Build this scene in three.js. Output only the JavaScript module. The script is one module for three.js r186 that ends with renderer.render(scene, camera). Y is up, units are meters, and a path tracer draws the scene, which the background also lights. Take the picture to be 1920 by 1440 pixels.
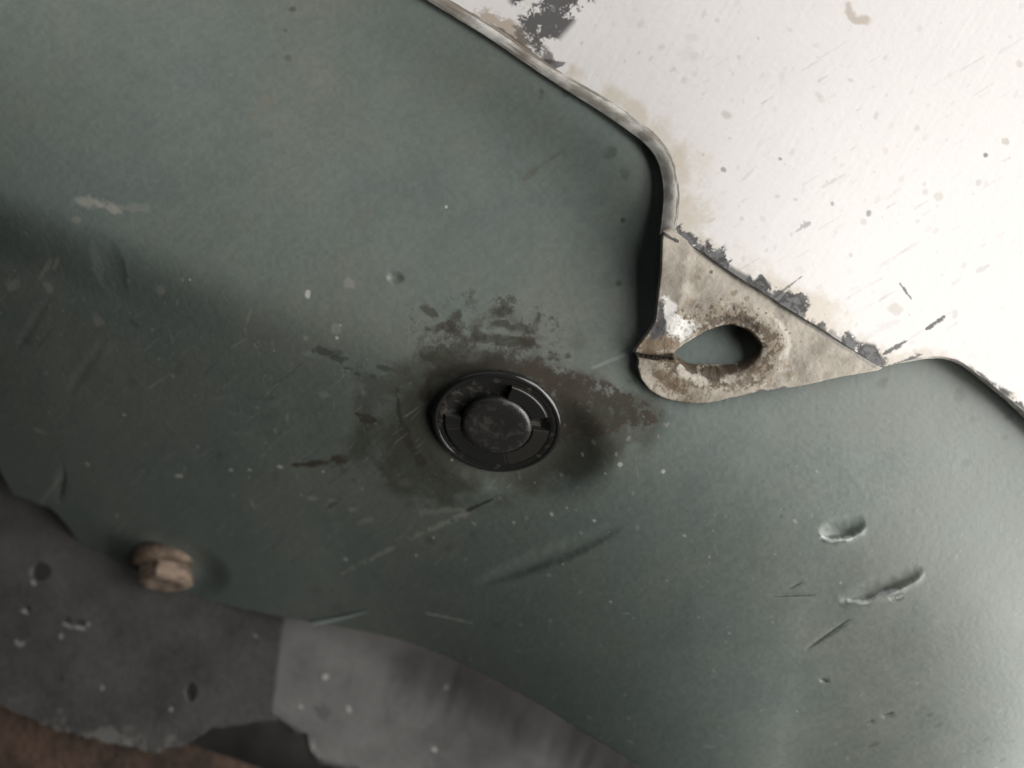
import * as THREE from 'three';
import { RectAreaLightUniformsLib } from 'three/addons/lights/RectAreaLightUniformsLib.js';
import { mergeGeometries, mergeVertices } from 'three/addons/utils/BufferGeometryUtils.js';
RectAreaLightUniformsLib.init();

// ------------------------------------------------------------------ camera, light, exposure
const FOV = 50, DIST = 134;                       // close-up phone shot; lengths below are in millimetres
const scene = new THREE.Scene();
scene.background = new THREE.Color(0, 0, 0);
const camera = new THREE.PerspectiveCamera(FOV, 4 / 3, 0.01, 10);
camera.position.set(0, 0, DIST / 1000);
camera.lookAt(0, 0, 0);
camera.focus = 0.129;
camera.userData.fStop = 11;
const renderer = new THREE.WebGLRenderer({ antialias: true });
renderer.setSize(1024, 768);
renderer.toneMapping = THREE.LinearToneMapping;
renderer.toneMappingExposure = 1;
renderer.shadowMap.enabled = true;

function areaLight(color, intensity, w, h, from) {
  const l = new THREE.RectAreaLight(color, intensity, w, h);
  l.position.set(...from); l.lookAt(0.01, 0, 0); l.castShadow = true;
  scene.add(l);
  return l;
}
// soft daylight from the open side on the right, high and low; dim light from the far side
areaLight(0xfffdfa, 5.6, 0.44, 0.44, [0.40, 0.13, 0.31]);
areaLight(0xfffdf8, 7.6, 0.36, 0.36, [0.36, -0.15, 0.12]);
areaLight(0xfbfcff, 0.26, 1.6, 1.2, [-0.50, 0.85, 0.85]);

// ------------------------------------------------------------------ helpers
const S = 2 * DIST * Math.tan(FOV * Math.PI / 360) / 1440;           // mm per photo pixel at z = 0
const ray = (px, py, z) => { const k = (DIST - z) / DIST; return [(px - 960) * S * k, (720 - py) * S * k, z]; };
function on(f, px, py) { let z = 0; for (let i = 0; i < 30; i++) { const p = ray(px, py, z); z = z * 0.3 + 0.7 * f(p[0], p[1]); } return ray(px, py, z); }
const clamp = (x, a = 0, b = 1) => Math.min(b, Math.max(a, x));
const lerp = (a, b, t) => a + (b - a) * t;
const sm = (a, b, x) => { const t = clamp((x - a) / (b - a)); return t * t * (3 - 2 * t); };
const softplus = (x, w) => { const t = x / w; return t > 30 ? x : w * Math.log(1 + Math.exp(t)); };
let seed = 12345;
const rnd = () => { seed = (Math.imul(seed, 1664525) + 1013904223) >>> 0; return seed / 4294967296; };
function hash(x, y, s) { let h = Math.imul(x, 374761393) ^ Math.imul(y, 668265263) ^ Math.imul(s, 2147483647); h = Math.imul(h ^ (h >>> 13), 1274126177); return ((h ^ (h >>> 16)) >>> 0) / 4294967296; }
function noise(x, y, s = 0) {
  const xi = Math.floor(x), yi = Math.floor(y), fx = x - xi, fy = y - yi, u = fx * fx * (3 - 2 * fx), v = fy * fy * (3 - 2 * fy);
  return lerp(lerp(hash(xi, yi, s), hash(xi + 1, yi, s), u), lerp(hash(xi, yi + 1, s), hash(xi + 1, yi + 1, s), u), v) * 2 - 1;
}
function fbm(x, y, s = 0, oct = 4) { let a = 0, k = 0.5; for (let i = 0; i < oct; i++) { a += k * noise(x, y, s + i * 17); x = x * 2.03 + 5.1; y = y * 2.03 - 3.7; k *= 0.5; } return a; }
// Catmull-Rom through points of any dimension, n samples
function spline(pts, n) {
  const c = new THREE.CatmullRomCurve3(pts.map((p) => new THREE.Vector3(p[0], p[1], p[2] ?? 0)), false, 'centripetal');
  return c.getSpacedPoints(n).map((v) => [v.x, v.y, v.z]);
}
function gridGeo(nu, nv, fn, uv) {
  const pos = [], tex = [], idx = [];
  for (let j = 0; j <= nv; j++) for (let i = 0; i <= nu; i++) {
    const p = fn(i / nu, j / nv, i, j); pos.push(p[0] / 1000, p[1] / 1000, p[2] / 1000);
    const t = uv ? uv(p[0], p[1], p[2]) : [i / nu, j / nv]; tex.push(t[0], t[1]);
  }
  const w = nu + 1;
  for (let j = 0; j < nv; j++) for (let i = 0; i < nu; i++) { const a = j * w + i; idx.push(a, a + 1, a + w + 1, a, a + w + 1, a + w); }
  const g = new THREE.BufferGeometry();
  g.setAttribute('position', new THREE.Float32BufferAttribute(pos, 3));
  g.setAttribute('uv', new THREE.Float32BufferAttribute(tex, 2));
  g.setIndex(idx); g.computeVertexNormals();
  return g;
}
function thing(name, label, category, origin, group) {
  const o = new THREE.Group(); o.name = name; o.position.set(origin[0] / 1000, origin[1] / 1000, origin[2] / 1000);
  o.userData = { label, category }; if (group) o.userData.group = group;
  scene.add(o); return o;
}
// geometry in world metres -> child of a thing
function part(name, geo, mat, parent, label) {
  parent.updateMatrixWorld(true);
  geo.applyMatrix4(parent.matrixWorld.clone().invert());
  const m = new THREE.Mesh(geo, mat); m.name = name; m.castShadow = m.receiveShadow = true;
  if (label) m.userData.label = label;
  parent.add(m); return m;
}
const partLocal = (name, geo, mat, parent) => { const m = new THREE.Mesh(geo, mat); m.name = name; m.castShadow = m.receiveShadow = true; parent.add(m); return m; };

// ---- a paintable surface: linear colour, roughness and height over a rectangle in millimetres
class Paint {
  constructor(x0, y0, x1, y1, w) {
    Object.assign(this, { x0, y0, x1, y1, w, h: Math.round(w * (y1 - y0) / (x1 - x0)) });
    this.k = w / (x1 - x0); const n = w * this.h;
    this.c = new Float32Array(n * 3); this.r = new Float32Array(n); this.b = new Float32Array(n).fill(0.5);
  }
  uv = (x, y) => [(x - this.x0) / (this.x1 - this.x0), (y - this.y0) / (this.y1 - this.y0)];
  each(bx0, by0, bx1, by1, f) {
    const i0 = Math.max(0, Math.floor((bx0 - this.x0) * this.k)), i1 = Math.min(this.w - 1, Math.ceil((bx1 - this.x0) * this.k));
    const j0 = Math.max(0, Math.floor((by0 - this.y0) * this.k)), j1 = Math.min(this.h - 1, Math.ceil((by1 - this.y0) * this.k));
    for (let j = j0; j <= j1; j++) for (let i = i0; i <= i1; i++) f(this.x0 + (i + 0.5) / this.k, this.y0 + (j + 0.5) / this.k, j * this.w + i);
  }
  fill(f) { this.each(this.x0, this.y0, this.x1, this.y1, (x, y, n) => { const v = f(x, y); this.c[n * 3] = v[0]; this.c[n * 3 + 1] = v[1]; this.c[n * 3 + 2] = v[2]; this.r[n] = v[3]; this.b[n] = v[4] ?? 0.5; }); }
  put(n, a, col, rough, bump) {
    if (a <= 0) return; if (a > 1) a = 1;
    for (let k = 0; k < 3; k++) this.c[n * 3 + k] = lerp(this.c[n * 3 + k], col[k], a);
    if (rough !== undefined) this.r[n] = lerp(this.r[n], rough, a);
    if (bump) this.b[n] += bump * a;
  }
  // ragged elliptical mark
  blob([x, y], rx, ry, ang, col, a, { rag = 0.5, sc = 1.5, edge = 0.35, rough, bump, sd = 3, grain = 0 } = {}) {
    const m = Math.max(rx, ry) * (1.2 + rag), ca = Math.cos(ang), sa = Math.sin(ang);
    this.each(x - m, y - m, x + m, y + m, (X, Y, n) => {
      const dx = X - x, dy = Y - y, u = (dx * ca + dy * sa) / rx, v = (-dx * sa + dy * ca) / ry;
      const r = Math.hypot(u, v); if (r > 1.2 + rag) return;
      let k = sm(0, edge, 1 - r + rag * fbm(X * sc, Y * sc, sd, 4));
      if (grain) k *= clamp(1 - grain + grain * 1.8 * (0.5 + fbm(X * 4, Y * 4, sd + 50, 3)));
      this.put(n, a * k, col, rough, bump);
    });
  }
  // ragged line of changing width
  stroke(pts, w0, w1, col, a, { rag = 0.4, sc = 2, edge = 0.5, rough, bump, sd = 5, broken = 0 } = {}) {
    const W = Math.max(w0, w1) * (1.4 + rag);
    const xs = pts.map((p) => p[0]), ys = pts.map((p) => p[1]);
    const L = []; let tot = 0; for (let i = 1; i < pts.length; i++) { L.push(tot); tot += Math.hypot(xs[i] - xs[i - 1], ys[i] - ys[i - 1]); }
    this.each(Math.min(...xs) - W, Math.min(...ys) - W, Math.max(...xs) + W, Math.max(...ys) + W, (X, Y, n) => {
      let best = 1e9, at = 0;
      for (let i = 1; i < pts.length; i++) {
        const ax = xs[i - 1], ay = ys[i - 1], bx = xs[i] - ax, by = ys[i] - ay, t = clamp(((X - ax) * bx + (Y - ay) * by) / (bx * bx + by * by + 1e-9));
        const d = Math.hypot(X - ax - t * bx, Y - ay - t * by); if (d < best) { best = d; at = (L[i - 1] + t * Math.hypot(bx, by)) / tot; }
      }
      const w = lerp(w0, w1, at) * (pts.length === 2 ? 1 - 0.85 * Math.pow(Math.abs(2 * at - 1), 7) : 1), q = best / w; if (q > 1.4 + rag) return;
      let k = sm(0, edge, 1 - q + rag * fbm(X * sc, Y * sc, sd, 4));
      if (broken) k *= sm(-0.15, 0.15, fbm(X * sc * 0.6, Y * sc * 0.6, sd + 9, 3) + 0.35 - broken);
      this.put(n, a * k, col, rough, bump);
    });
  }
  // grainy deposit inside a polygon; density 0..1
  region(poly, feather, col, a, density, { sc = 1.2, rough, bump, sd = 7, oct = 5, hard = 0.26, hf = 0.45 } = {}) {
    const xs = poly.map((p) => p[0]), ys = poly.map((p) => p[1]);
    this.each(Math.min(...xs) - feather, Math.min(...ys) - feather, Math.max(...xs) + feather, Math.max(...ys) + feather, (X, Y, n) => {
      let inside = false, best = 1e9;
      for (let i = 0, j = poly.length - 1; i < poly.length; j = i++) {
        const ax = xs[j], ay = ys[j], bx = xs[i], by = ys[i];
        if ((ay > Y) !== (by > Y) && X < (bx - ax) * (Y - ay) / (by - ay) + ax) inside = !inside;
        const t = clamp(((X - ax) * (bx - ax) + (Y - ay) * (by - ay)) / ((bx - ax) ** 2 + (by - ay) ** 2));
        best = Math.min(best, Math.hypot(X - ax - t * (bx - ax), Y - ay - t * (by - ay)));
      }
      const d = (inside ? best : -best) / feather; if (d < -1) return;
      const f = fbm(X * sc, Y * sc, sd, oct) + hf * fbm(X * 3.1, Y * 3.1, sd + 40, 2) + (density - 0.5) + Math.min(0.25, d * 0.35) - 0.12;
      const k = sm(-hard, hard, f) * sm(-1, -0.2, d);
      this.put(n, a * k, col, rough, bump);
    });
  }
  maps() {
    const N = this.w * this.h, c = new Uint8Array(N * 4), r = new Uint8Array(N * 4), b = new Uint8Array(N * 4);
    const enc = (v) => { v = clamp(v); return 255 * (v <= 0.0031308 ? 12.92 * v : 1.055 * Math.pow(v, 1 / 2.4) - 0.055); };
    for (let i = 0; i < N; i++) {
      for (let k = 0; k < 3; k++) c[i * 4 + k] = enc(this.c[i * 3 + k]) + 0.5;
      const rr = clamp(this.r[i]) * 255, bb = clamp(this.b[i]) * 255;
      r[i * 4] = r[i * 4 + 1] = r[i * 4 + 2] = rr; b[i * 4] = b[i * 4 + 1] = b[i * 4 + 2] = bb; c[i * 4 + 3] = r[i * 4 + 3] = b[i * 4 + 3] = 255;
    }
    const t = (d, srgb) => { const x = new THREE.DataTexture(d, this.w, this.h); x.magFilter = THREE.LinearFilter; x.minFilter = THREE.LinearFilter; if (srgb) x.colorSpace = THREE.SRGBColorSpace; x.needsUpdate = true; return x; };
    return { map: t(c, true), roughnessMap: t(r), bumpMap: t(b) };
  }
  material(bumpScale, extra = {}) { return new THREE.MeshPhysicalMaterial({ ...this.maps(), roughness: 1, metalness: 0, bumpScale, side: THREE.DoubleSide, ...extra }); }
}

// ------------------------------------------------------------------ shape of the liner (height z over x, y)
const RID = ray(960, 748, 0);
function hRaw(x, y) {
  const d = 0.339 * (x - RID[0]) + 0.941 * (y - RID[1]);
  const w = lerp(2.6, 5, sm(-20, 75, x)), sl = lerp(lerp(0.84, 0.42, sm(-40, 50, x)), 0.12, sm(50, 100, x));
  let z = -sl * softplus(-d, w) - 0.02 * softplus(d, 12);
  z -= 0.05 * softplus(x - 55, 12);                       // the sheet turns away towards the right
  z -= 0.010 * Math.max(0, -x - 30) ** 1.5 * sm(4, -8, d);
  z += 0.0022 * Math.max(0, -x - 5) ** 2 * sm(-6, 40, d);      // and hollows out towards the upper left
  z -= 0.46 * softplus(x - 62, 9) * sm(30, -60, d);
  z += 0.55 * fbm(x * 0.022 + 3, y * 0.022, 91, 2) + 0.10 * fbm(x * 0.09, y * 0.09, 95, 2);
  return z;
}
const CLIPC = on(hRaw, 930, 792), BOLTC = on(hRaw, 312, 1060);
const CLIPN = new THREE.Vector3(-0.10, -0.54, 0.83).normalize(), BOLTN = new THREE.Vector3(-0.16, -0.64, 0.75).normalize();
function skewDent(x, y, q) {      // a gouge: long gentle slope on one side, steep wall on the other
  if (Math.abs(x - q.c[0]) > 18 || Math.abs(y - q.c[1]) > 18) return 0;
  const n = 0.13 * q.ry, dx = x - q.c[0] + n * fbm(x * 0.7, y * 0.7, 881, 2), dy = y - q.c[1] + n * fbm(x * 0.7, y * 0.7, 882, 2), ca = Math.cos(q.a), sa = Math.sin(q.a);
  const u = (dx * ca + dy * sa) / q.rx, v = (-dx * sa + dy * ca) / q.ry;
  if (u * u >= 0.999 || Math.abs(v) > 2) return 0;
  const e = Math.sqrt(1 - u * u), along = 1 - u * u, t = v / e;
  const b = q.wall ?? -0.55, k = Math.abs(t) >= 1 ? 0 : t > b ? sm(1, b, t) : sm(-1, b, t);
  const m = (t + 0.86) * q.ry * e / 0.65;                       // burr pushed up along the steep side
  return along * (-q.d * k + (q.burr ?? 0) * Math.exp(-m * m));
}
const zw = (x, y) => 1.2 + 4.8 * Math.exp(-((x - 30) ** 2 + (y - 20) ** 2) / 1300) - 0.0001 * Math.max(0, x - 30) ** 2 + 0.12 * fbm(x * 0.05, y * 0.05, 201, 2);
// the liner bulges up to meet the panel's lip, closely along the slanting edge, less so beside the tab
const LIPLINE = [[395, -270, 0.7], [592, -132, 0.7], [700, -64, 0.7], [815, 8, 0.7], [907, 64, 0.7], [985, 117, 0.7], [1046, 158, 0.8], [1118, 203, 0.9], [1178, 244, 1.1], [1206, 265, 1.5], [1230, 294, 2.1], [1242, 330, 2.6], [1245, 372, 2.9], [1242, 406, 3.0], [1238, 440, 3.1]].map(([a, b, g]) => { const p = on((x, y) => zw(x, y), a, b); return [p[0], p[1], Math.max(0, p[2] - g - 0.6 - hRaw(p[0], p[1]))]; });
const LIPPTS = [];
for (let i = 1; i < LIPLINE.length; i++) { const a = LIPLINE[i - 1], b = LIPLINE[i], l = Math.hypot(b[0] - a[0], b[1] - a[1]), n = Math.ceil(l / 4); for (let k = 0; k < n; k++) { const t = (k + 0.5) / n; LIPPTS.push([lerp(a[0], b[0], t), lerp(a[1], b[1], t), lerp(a[2], b[2], t) * l / n / (8.5 * Math.sqrt(Math.PI))]); } }
function lipLift(x, y) {
  if (x < -90 || x > 60 || y < -12) return 0;
  let s = 0; for (const [a, b, g] of LIPPTS) { const q = ((x - a) ** 2 + (y - b) ** 2) / 72; if (q < 14) s += g * Math.exp(-q); }
  return s;
}
let DENTS = [];
function h(x, y) {
  let z = hRaw(x, y) + lipLift(x, y);
  { // flat seat for the clip, let into the ridge
    const dx = x - CLIPC[0], dy = y - CLIPC[1], pz = CLIPC[2] - 1.5 - (CLIPN.x * dx + CLIPN.y * dy) / CLIPN.z;
    const r = Math.hypot(dx * (dx > 0 ? 0.98 : 0.86), (dy) * 1.22), wall = pz + 0.6 * softplus(r - 12.6, 1.6);
    if (r < 40) { const k = 1.1, m = clamp(0.5 + 0.5 * (z - wall) / k); z = lerp(z, wall, m) - k * m * (1 - m); }
  }
  { // raised seat for the bolt
    const dx = x - BOLTC[0], dy = y - BOLTC[1], pz = BOLTC[2] + 0.2 - (BOLTN.x * dx + BOLTN.y * dy) / BOLTN.z;
    const r = Math.hypot(dx * 0.85, dy * 1.5);
    z = lerp(z, pz, 1 - sm(5.5, 15, r));
  }
  for (const q of DENTS) z += skewDent(x, y, q);
  return z;
}
const L = (px, py) => on(h, px, py);
const deg = Math.PI / 180;
DENTS = [
  { c: on(hRaw, 1580, 987), rx: 4.0, ry: 2.3, a: 12 * deg, d: 1.0, wall: -0.66, burr: 0.6 },
  { c: on(hRaw, 1652, 1096), rx: 7.4, ry: 2.4, a: 25 * deg, d: 0.9, wall: -0.66, burr: 0.6 },
  { c: on(hRaw, 1680, 1118), rx: 1.3, ry: 0.8, a: 20 * deg, d: 0.3 },
  { c: on(hRaw, 1555, 1188), rx: 5.0, ry: 0.45, a: 42 * deg, d: 0.35, wall: 0 },
  { c: on(hRaw, 1480, 1116), rx: 4.2, ry: 0.35, a: 2 * deg, d: 0.2, wall: 0 },
  { c: on(hRaw, 1492, 1098), rx: 1.6, ry: 0.3, a: 35 * deg, d: 0.2, wall: 0 },
  { c: on(hRaw, 1547, 1275), rx: 0.9, ry: 0.6, a: 0, d: 0.3 },
  { c: on(hRaw, 1664, 1340), rx: 1.3, ry: 0.5, a: 18 * deg, d: 0.3 },
  { c: on(hRaw, 1632, 1354), rx: 0.8, ry: 0.35, a: 18 * deg, d: 0.2 },
  { c: on(hRaw, 1020, 1045), rx: 15.5, ry: 2.6, a: 29 * deg, d: 0.5, wall: -0.3 },
  { c: on(hRaw, 205, 505), rx: 3.4, ry: 5.6, a: -15 * deg, d: 0.28, wall: 0.1 },
  { c: on(hRaw, 741, 521), rx: 1.5, ry: 1.3, a: 0, d: 0.35, wall: 0 },
  { c: on(hRaw, 605, 662), rx: 3.6, ry: 0.9, a: 2 * deg, d: 0.35, wall: 0 },
  { c: on(hRaw, 460, 746), rx: 6.5, ry: 0.8, a: 0, d: 0.30, wall: 0 },
  { c: on(hRaw, 470, 778), rx: 5.0, ry: 0.7, a: -4 * deg, d: 0.22, wall: 0 },
  { c: on(hRaw, 480, 812), rx: 5.5, ry: 0.7, a: 0, d: 0.25, wall: 0 },
  { c: on(hRaw, 160, 690), rx: 10, ry: 1.5, a: 36 * deg, d: 0.12, wall: 0 },
  { c: on(hRaw, 60, 610), rx: 9, ry: 1.2, a: 34 * deg, d: 0.10, wall: 0 },
  { c: on(hRaw, 110, 905), rx: 7, ry: 1.6, a: 53 * deg, d: 0.3, wall: -0.75 },
];

// ------------------------------------------------------------------ liner: paint
const LX0 = -135, LX1 = 135, LY0 = -115, LY1 = 95;
const lp = new Paint(LX0, LY0, LX1, LY1, 2048);
lp.fill((x, y) => {
  const big = fbm(x * 0.03, y * 0.03, 11, 3), mid = fbm(x * 0.16, y * 0.16, 21, 4), fine = fbm(x * 1.5, y * 1.5, 31, 3);
  const u = x * 0.81 + y * 0.58, v = -x * 0.58 + y * 0.81, str = fbm(u * 0.25, v * 2.2, 41, 3);   // wiping marks along the sheet
  const k = 1 + 0.05 * mid + 0.10 * fine + 0.05 * str + 0.07 * (hash(Math.round(x * 7.6), Math.round(y * 7.6), 5) - 0.5);
  const warm = clamp(0.5 + 1.3 * big + 0.5 * mid);
  return [0.116 * k * lerp(0.96, 1.05, warm), 0.134 * k, 0.122 * k * lerp(1.02, 0.96, warm), 0.43 + 0.08 * mid + 0.08 * fine, 0.5 + 0.30 * fine + 0.12 * mid];
});
const DUST = [0.23, 0.225, 0.20], PALE = [0.38, 0.38, 0.35], BROWN = [0.024, 0.019, 0.012], MOSS = [0.024, 0.025, 0.014], DARK = [0.045, 0.052, 0.047], TAN = [0.15, 0.13, 0.105];
// dirt crusts round the clip, over darker patches across the whole seat
const LP = (list) => list.map(([a, b]) => L(a, b));
lp.region(LP([[670, 850], [700, 790], [735, 735], [790, 690], [880, 672], [980, 676], [1080, 705], [1160, 735], [1225, 775], [1195, 825], [1110, 862], [1040, 895], [940, 925], [830, 930], [745, 905], [695, 880]]), 4, [0.040, 0.038, 0.026], 0.60, 0.84, { sc: 0.25, sd: 55, hard: 0.40, hf: 0.15, rough: 0.34 });
lp.region(LP([[785, 570], [860, 565], [960, 565], [1040, 600], [1060, 650], [1010, 690], [900, 690], [800, 700], [770, 640]]), 3, MOSS, 0.75, 0.24, { sc: 0.45, hf: 0.6, sd: 61, rough: 0.9 });
lp.region(LP([[785, 570], [860, 565], [960, 565], [1040, 600], [1060, 650], [1010, 690], [900, 690], [800, 700], [770, 640]]), 3, BROWN, 0.5, 0.26, { sc: 0.8, sd: 62, rough: 0.9 });
for (const [px, py, a, b, r] of [[800, 582, 22, 12, -30], [830, 615, 34, 11, 14], [938, 585, 22, 12, 0], [960, 612, 46, 12, -8], [945, 638, 62, 10, -6], [985, 638, 34, 10, -15], [935, 662, 16, 16, 0], [1030, 672, 24, 6, 5], [1066, 668, 10, 6, 0], [825, 665, 36, 22, 0], [895, 628, 16, 14, 0]])
  lp.blob(L(px, py), a * S * 1.0, b * S * 1.1, r * deg, rnd() > 0.5 ? MOSS : BROWN, 0.75, { rag: 0.9, sc: 0.7, edge: 0.5, sd: (px | 0), rough: 0.9 });
lp.stroke(LP([[790, 740], [812, 705], [860, 690], [930, 684], [1000, 696], [1060, 722]]), 1.8, 2.6, BROWN, 0.9, { rag: 0.7, sc: 0.5, edge: 0.9, rough: 0.9 });
lp.region(LP([[990, 688], [1060, 700], [1150, 728], [1215, 765], [1225, 792], [1170, 800], [1090, 812], [1040, 830], [1030, 740]]), 1.6, [0.030, 0.023, 0.014], 0.9, 0.80, { sc: 1.0, hf: 0.7, sd: 71, rough: 0.92 });
lp.region(LP([[1040, 715], [1120, 735], [1235, 775], [1200, 800], [1060, 800]]), 1.4, MOSS, 0.7, 0.42, { sc: 1.1, sd: 72 });
lp.stroke(LP([[745, 730], [748, 775], [765, 830], [790, 865]]), 0.5, 1.1, BROWN, 0.55, { rag: 0.8, sc: 0.5 });
lp.stroke(LP([[545, 872], [600, 868], [650, 860]]), 0.4, 1.2, [0.035, 0.022, 0.013], 0.75, { rag: 1.1, sc: 0.9, edge: 0.9 });
lp.blob(L(685, 785), 2.0, 0.8, -20 * deg, BROWN, 0.7, { rag: 0.9, sc: 0.8 });
lp.region(LP([[760, 700], [800, 880], [900, 930], [1010, 920], [1100, 860], [1190, 828], [1080, 830], [960, 890], [850, 860]]), 3, [0.038, 0.036, 0.027], 0.5, 0.5, { sc: 0.35, sd: 77, rough: 0.85 });
lp.region(LP([[690, 700], [760, 690], [800, 760], [800, 860], [720, 900], [660, 860]]), 3, [0.045, 0.042, 0.032], 0.55, 0.45, { sc: 0.35, sd: 78, rough: 0.85 });
for (const [px, py, a] of [[720, 690, 14], [700, 705, 10], [635, 672, 20], [610, 660, 26], [650, 690, 10], [670, 702, 8]]) lp.blob(L(px, py), a * S, a * S * 0.4, -10 * deg, DARK, 0.7, { rag: 0.9, sc: 0.9, sd: px });
// scuff with pale dust below the clip
lp.stroke(LP([[640, 1076], [720, 1035], [800, 995], [870, 965]]), 0.35, 0.75, DUST, 0.75, { rag: 0.8, sc: 1.2, broken: 0.15 });
lp.stroke(LP([[870, 960], [925, 935]]), 0.5, 0.3, [0.03, 0.03, 0.026], 0.8, { rag: 0.5 });
lp.stroke(LP([[790, 960], [860, 955], [880, 962]]), 0.8, 0.4, DUST, 0.45, { rag: 0.9, sc: 1 });
lp.stroke(LP([[800, 1150], [850, 1160], [885, 1168]]), 0.3, 0.15, PALE, 0.7, { rag: 0.6 });
lp.stroke(LP([[1110, 690], [1165, 668], [1190, 655]]), 0.25, 0.5, [0.19, 0.215, 0.20], 0.7, { rag: 0.4 });
lp.stroke(LP([[590, 900], [600, 935], [690, 945], [745, 960]]), 0.4, 0.3, [0.3, 0.25, 0.21], 0.0, {});
// dust patches on the left
for (const [px, py, a, b, r, al] of [[165, 378, 38, 17, -10, 0.75], [205, 388, 34, 13, -15, 0.75], [250, 390, 60, 10, 0, 0.28], [143, 412, 18, 11, 0, 0.4], [85, 505, 42, 8, 30, 0.5], [105, 495, 28, 6, 32, 0.5], [25, 535, 34, 16, 10, 0.5], [92, 540, 18, 14, 60, 0.55], [182, 600, 18, 22, 0, 0.4], [302, 545, 14, 12, 0, 0.45], [655, 530, 20, 13, 0, 0.4], [577, 552, 9, 11, 0, 0.8], [630, 618, 18, 14, 0, 0.35], [632, 634, 7, 6, 0, 0.85], [573, 634, 8, 8, 0, 0.5], [465, 600, 28, 5, 60, 0.4], [333, 565, 14, 5, 60, 0.4],
  [540, 780, 18, 8, 60, 0.5], [608, 738, 16, 12, 0, 0.4], [75, 808, 26, 10, -20, 0.55], [165, 871, 10, 7, -10, 0.9], [337, 892, 16, 6, 0, 0.9], [433, 882, 8, 6, 0, 0.8], [468, 881, 10, 6, 0, 0.85], [527, 876, 12, 6, 0, 0.85], [500, 830, 6, 5, 0, 0.6], [606, 884, 5, 4, 0, 0.8], [220, 967, 13, 6, -15, 0.9], [475, 943, 9, 20, 0, 0.5], [437, 928, 7, 5, 0, 0.6], [590, 935, 22, 8, 0, 0.5], [625, 938, 20, 6, 5, 0.75], [660, 955, 12, 10, 0, 0.5], [690, 975, 34, 12, 15, 0.4], [648, 1048, 7, 7, 0, 0.7], [780, 1042, 5, 7, 0, 0.8], [813, 1008, 6, 6, 0, 0.8], [1035, 965, 5, 8, 30, 0.85], [1063, 952, 4, 4, 0, 0.8], [1115, 976, 6, 5, 0, 0.8], [1145, 1128, 6, 6, 0, 0.8], [1030, 1078, 9, 6, -30, 0.6], [972, 1221, 9, 6, 0, 0.6], [1243, 884, 5, 6, 0, 0.9], [1163, 871, 6, 6, 0, 0.8], [1135, 888, 4, 4, 0, 0.8], [1105, 1346, 8, 5, 0, 0.5], [1180, 1390, 14, 4, -8, 0.6], [1175, 1150, 10, 4, 5, 0.55], [837, 388, 3.5, 4, 0, 0.9], [848, 862, 4, 4, 0, 0.8], [1330, 1400, 14, 5, 0, 0.35]])
  lp.blob(L(px, py), a * S * 0.85, b * S * 0.85, r * deg, al > 0.6 && a < 20 ? PALE : DUST, al, { rag: 0.75, sc: 0.9, edge: 0.6, sd: (px * 7 + py) | 0, rough: 0.9, bump: 0.1 });
// fine random specks and short streaks, thickest on the lower half
for (let i = 0; i < 900; i++) {
  const px = rnd() * 2150 - 150, py = 440 + 0.3 * px + Math.pow(rnd(), 1.1) * 900 - 30; const p = L(px, py), s = 0.10 + 0.30 * Math.pow(rnd(), 4);
  const t = rnd(); lp.blob(p, s * (1 + rnd() * 1.2), s, (t < 0.5 ? 35 : 100) * deg + rnd(), t < 0.8 ? DUST : PALE, 0.25 + 0.5 * rnd() * (px > 1350 ? 0.45 : 1), { rag: 0.5, sc: 3, sd: i });
}
for (let i = 0; i < 170; i++) {
  const px = rnd() * 1500 - 100, py = 480 + 0.34 * px + rnd() * 560, t = rnd(), a = (t < 0.6 ? 34 + 10 * rnd() : 95 + 20 * rnd()) * deg, len = 8 + 50 * rnd() * rnd();
  lp.stroke([L(px, py), L(px + Math.cos(a) * len, py - Math.sin(a) * len)], 0.10 + 0.22 * rnd(), 0.08, rnd() < 0.7 ? DUST : DARK, 0.15 + 0.35 * rnd() * rnd(), { rag: 0.6, sc: 2, sd: i });
}
for (let i = 0; i < 130; i++) {   // soft dusty patches
  const px = rnd() * 1100 - 100, py = 480 + 0.34 * px + rnd() * 520; lp.blob(L(px, py), 0.6 + 2 * rnd(), 0.5 + 1.1 * rnd(), 34 * deg, rnd() < 0.6 ? [0.16, 0.155, 0.14] : DARK, 0.12 + 0.25 * rnd(), { rag: 1.0, sc: 0.5, edge: 0.9, sd: i + 300 });
}
// drips and dark water spots on the upper part
for (const [px, py, a, al] of [[548, 17, 9, 0.8], [535, 57, 6, 0.5], [540, 108, 10, 0.5], [742, 520, 15, 0.3], [1145, 285, 17, 0.55], [1168, 412, 6, 0.9], [1160, 532, 8, 0.75], [1172, 325, 14, 0.45], [1016, 172, 8, 0.55], [1060, 176, 10, 0.6], [1015, 183, 6, 0.4], [1655, 718, 14, 0.45], [1663, 712, 6, 0.5], [1797, 742, 15, 0.35], [1800, 730, 10, 0.25], [1825, 786, 10, 0.3], [1815, 868, 12, 0.25], [1885, 820, 10, 0.35], [1890, 780, 12, 0.3], [1465, 968, 6, 0.45], [1470, 955, 5, 0.4], [1085, 640, 26, 0.3], [1180, 715, 4, 0.8]])
  lp.blob(L(px, py), a * S, a * S * 0.95, 0.5, [0.052, 0.056, 0.048], al, { rag: 0.45, sc: 1.1, edge: 0.6, sd: px | 0 });
lp.stroke(LP([[985, 335], [1020, 305], [1055, 285]]), 0.6, 1.0, [0.085, 0.085, 0.07], 0.6, { rag: 0.9, sc: 0.6, edge: 0.9 });
lp.blob(L(480, 210), 5, 1.4, 40 * deg, TAN, 0.35, { rag: 1, sc: 0.3, edge: 1 });
lp.blob(L(690, 400), 8, 3, 60 * deg, TAN, 0.18, { rag: 1, sc: 0.25, edge: 1 });
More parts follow.
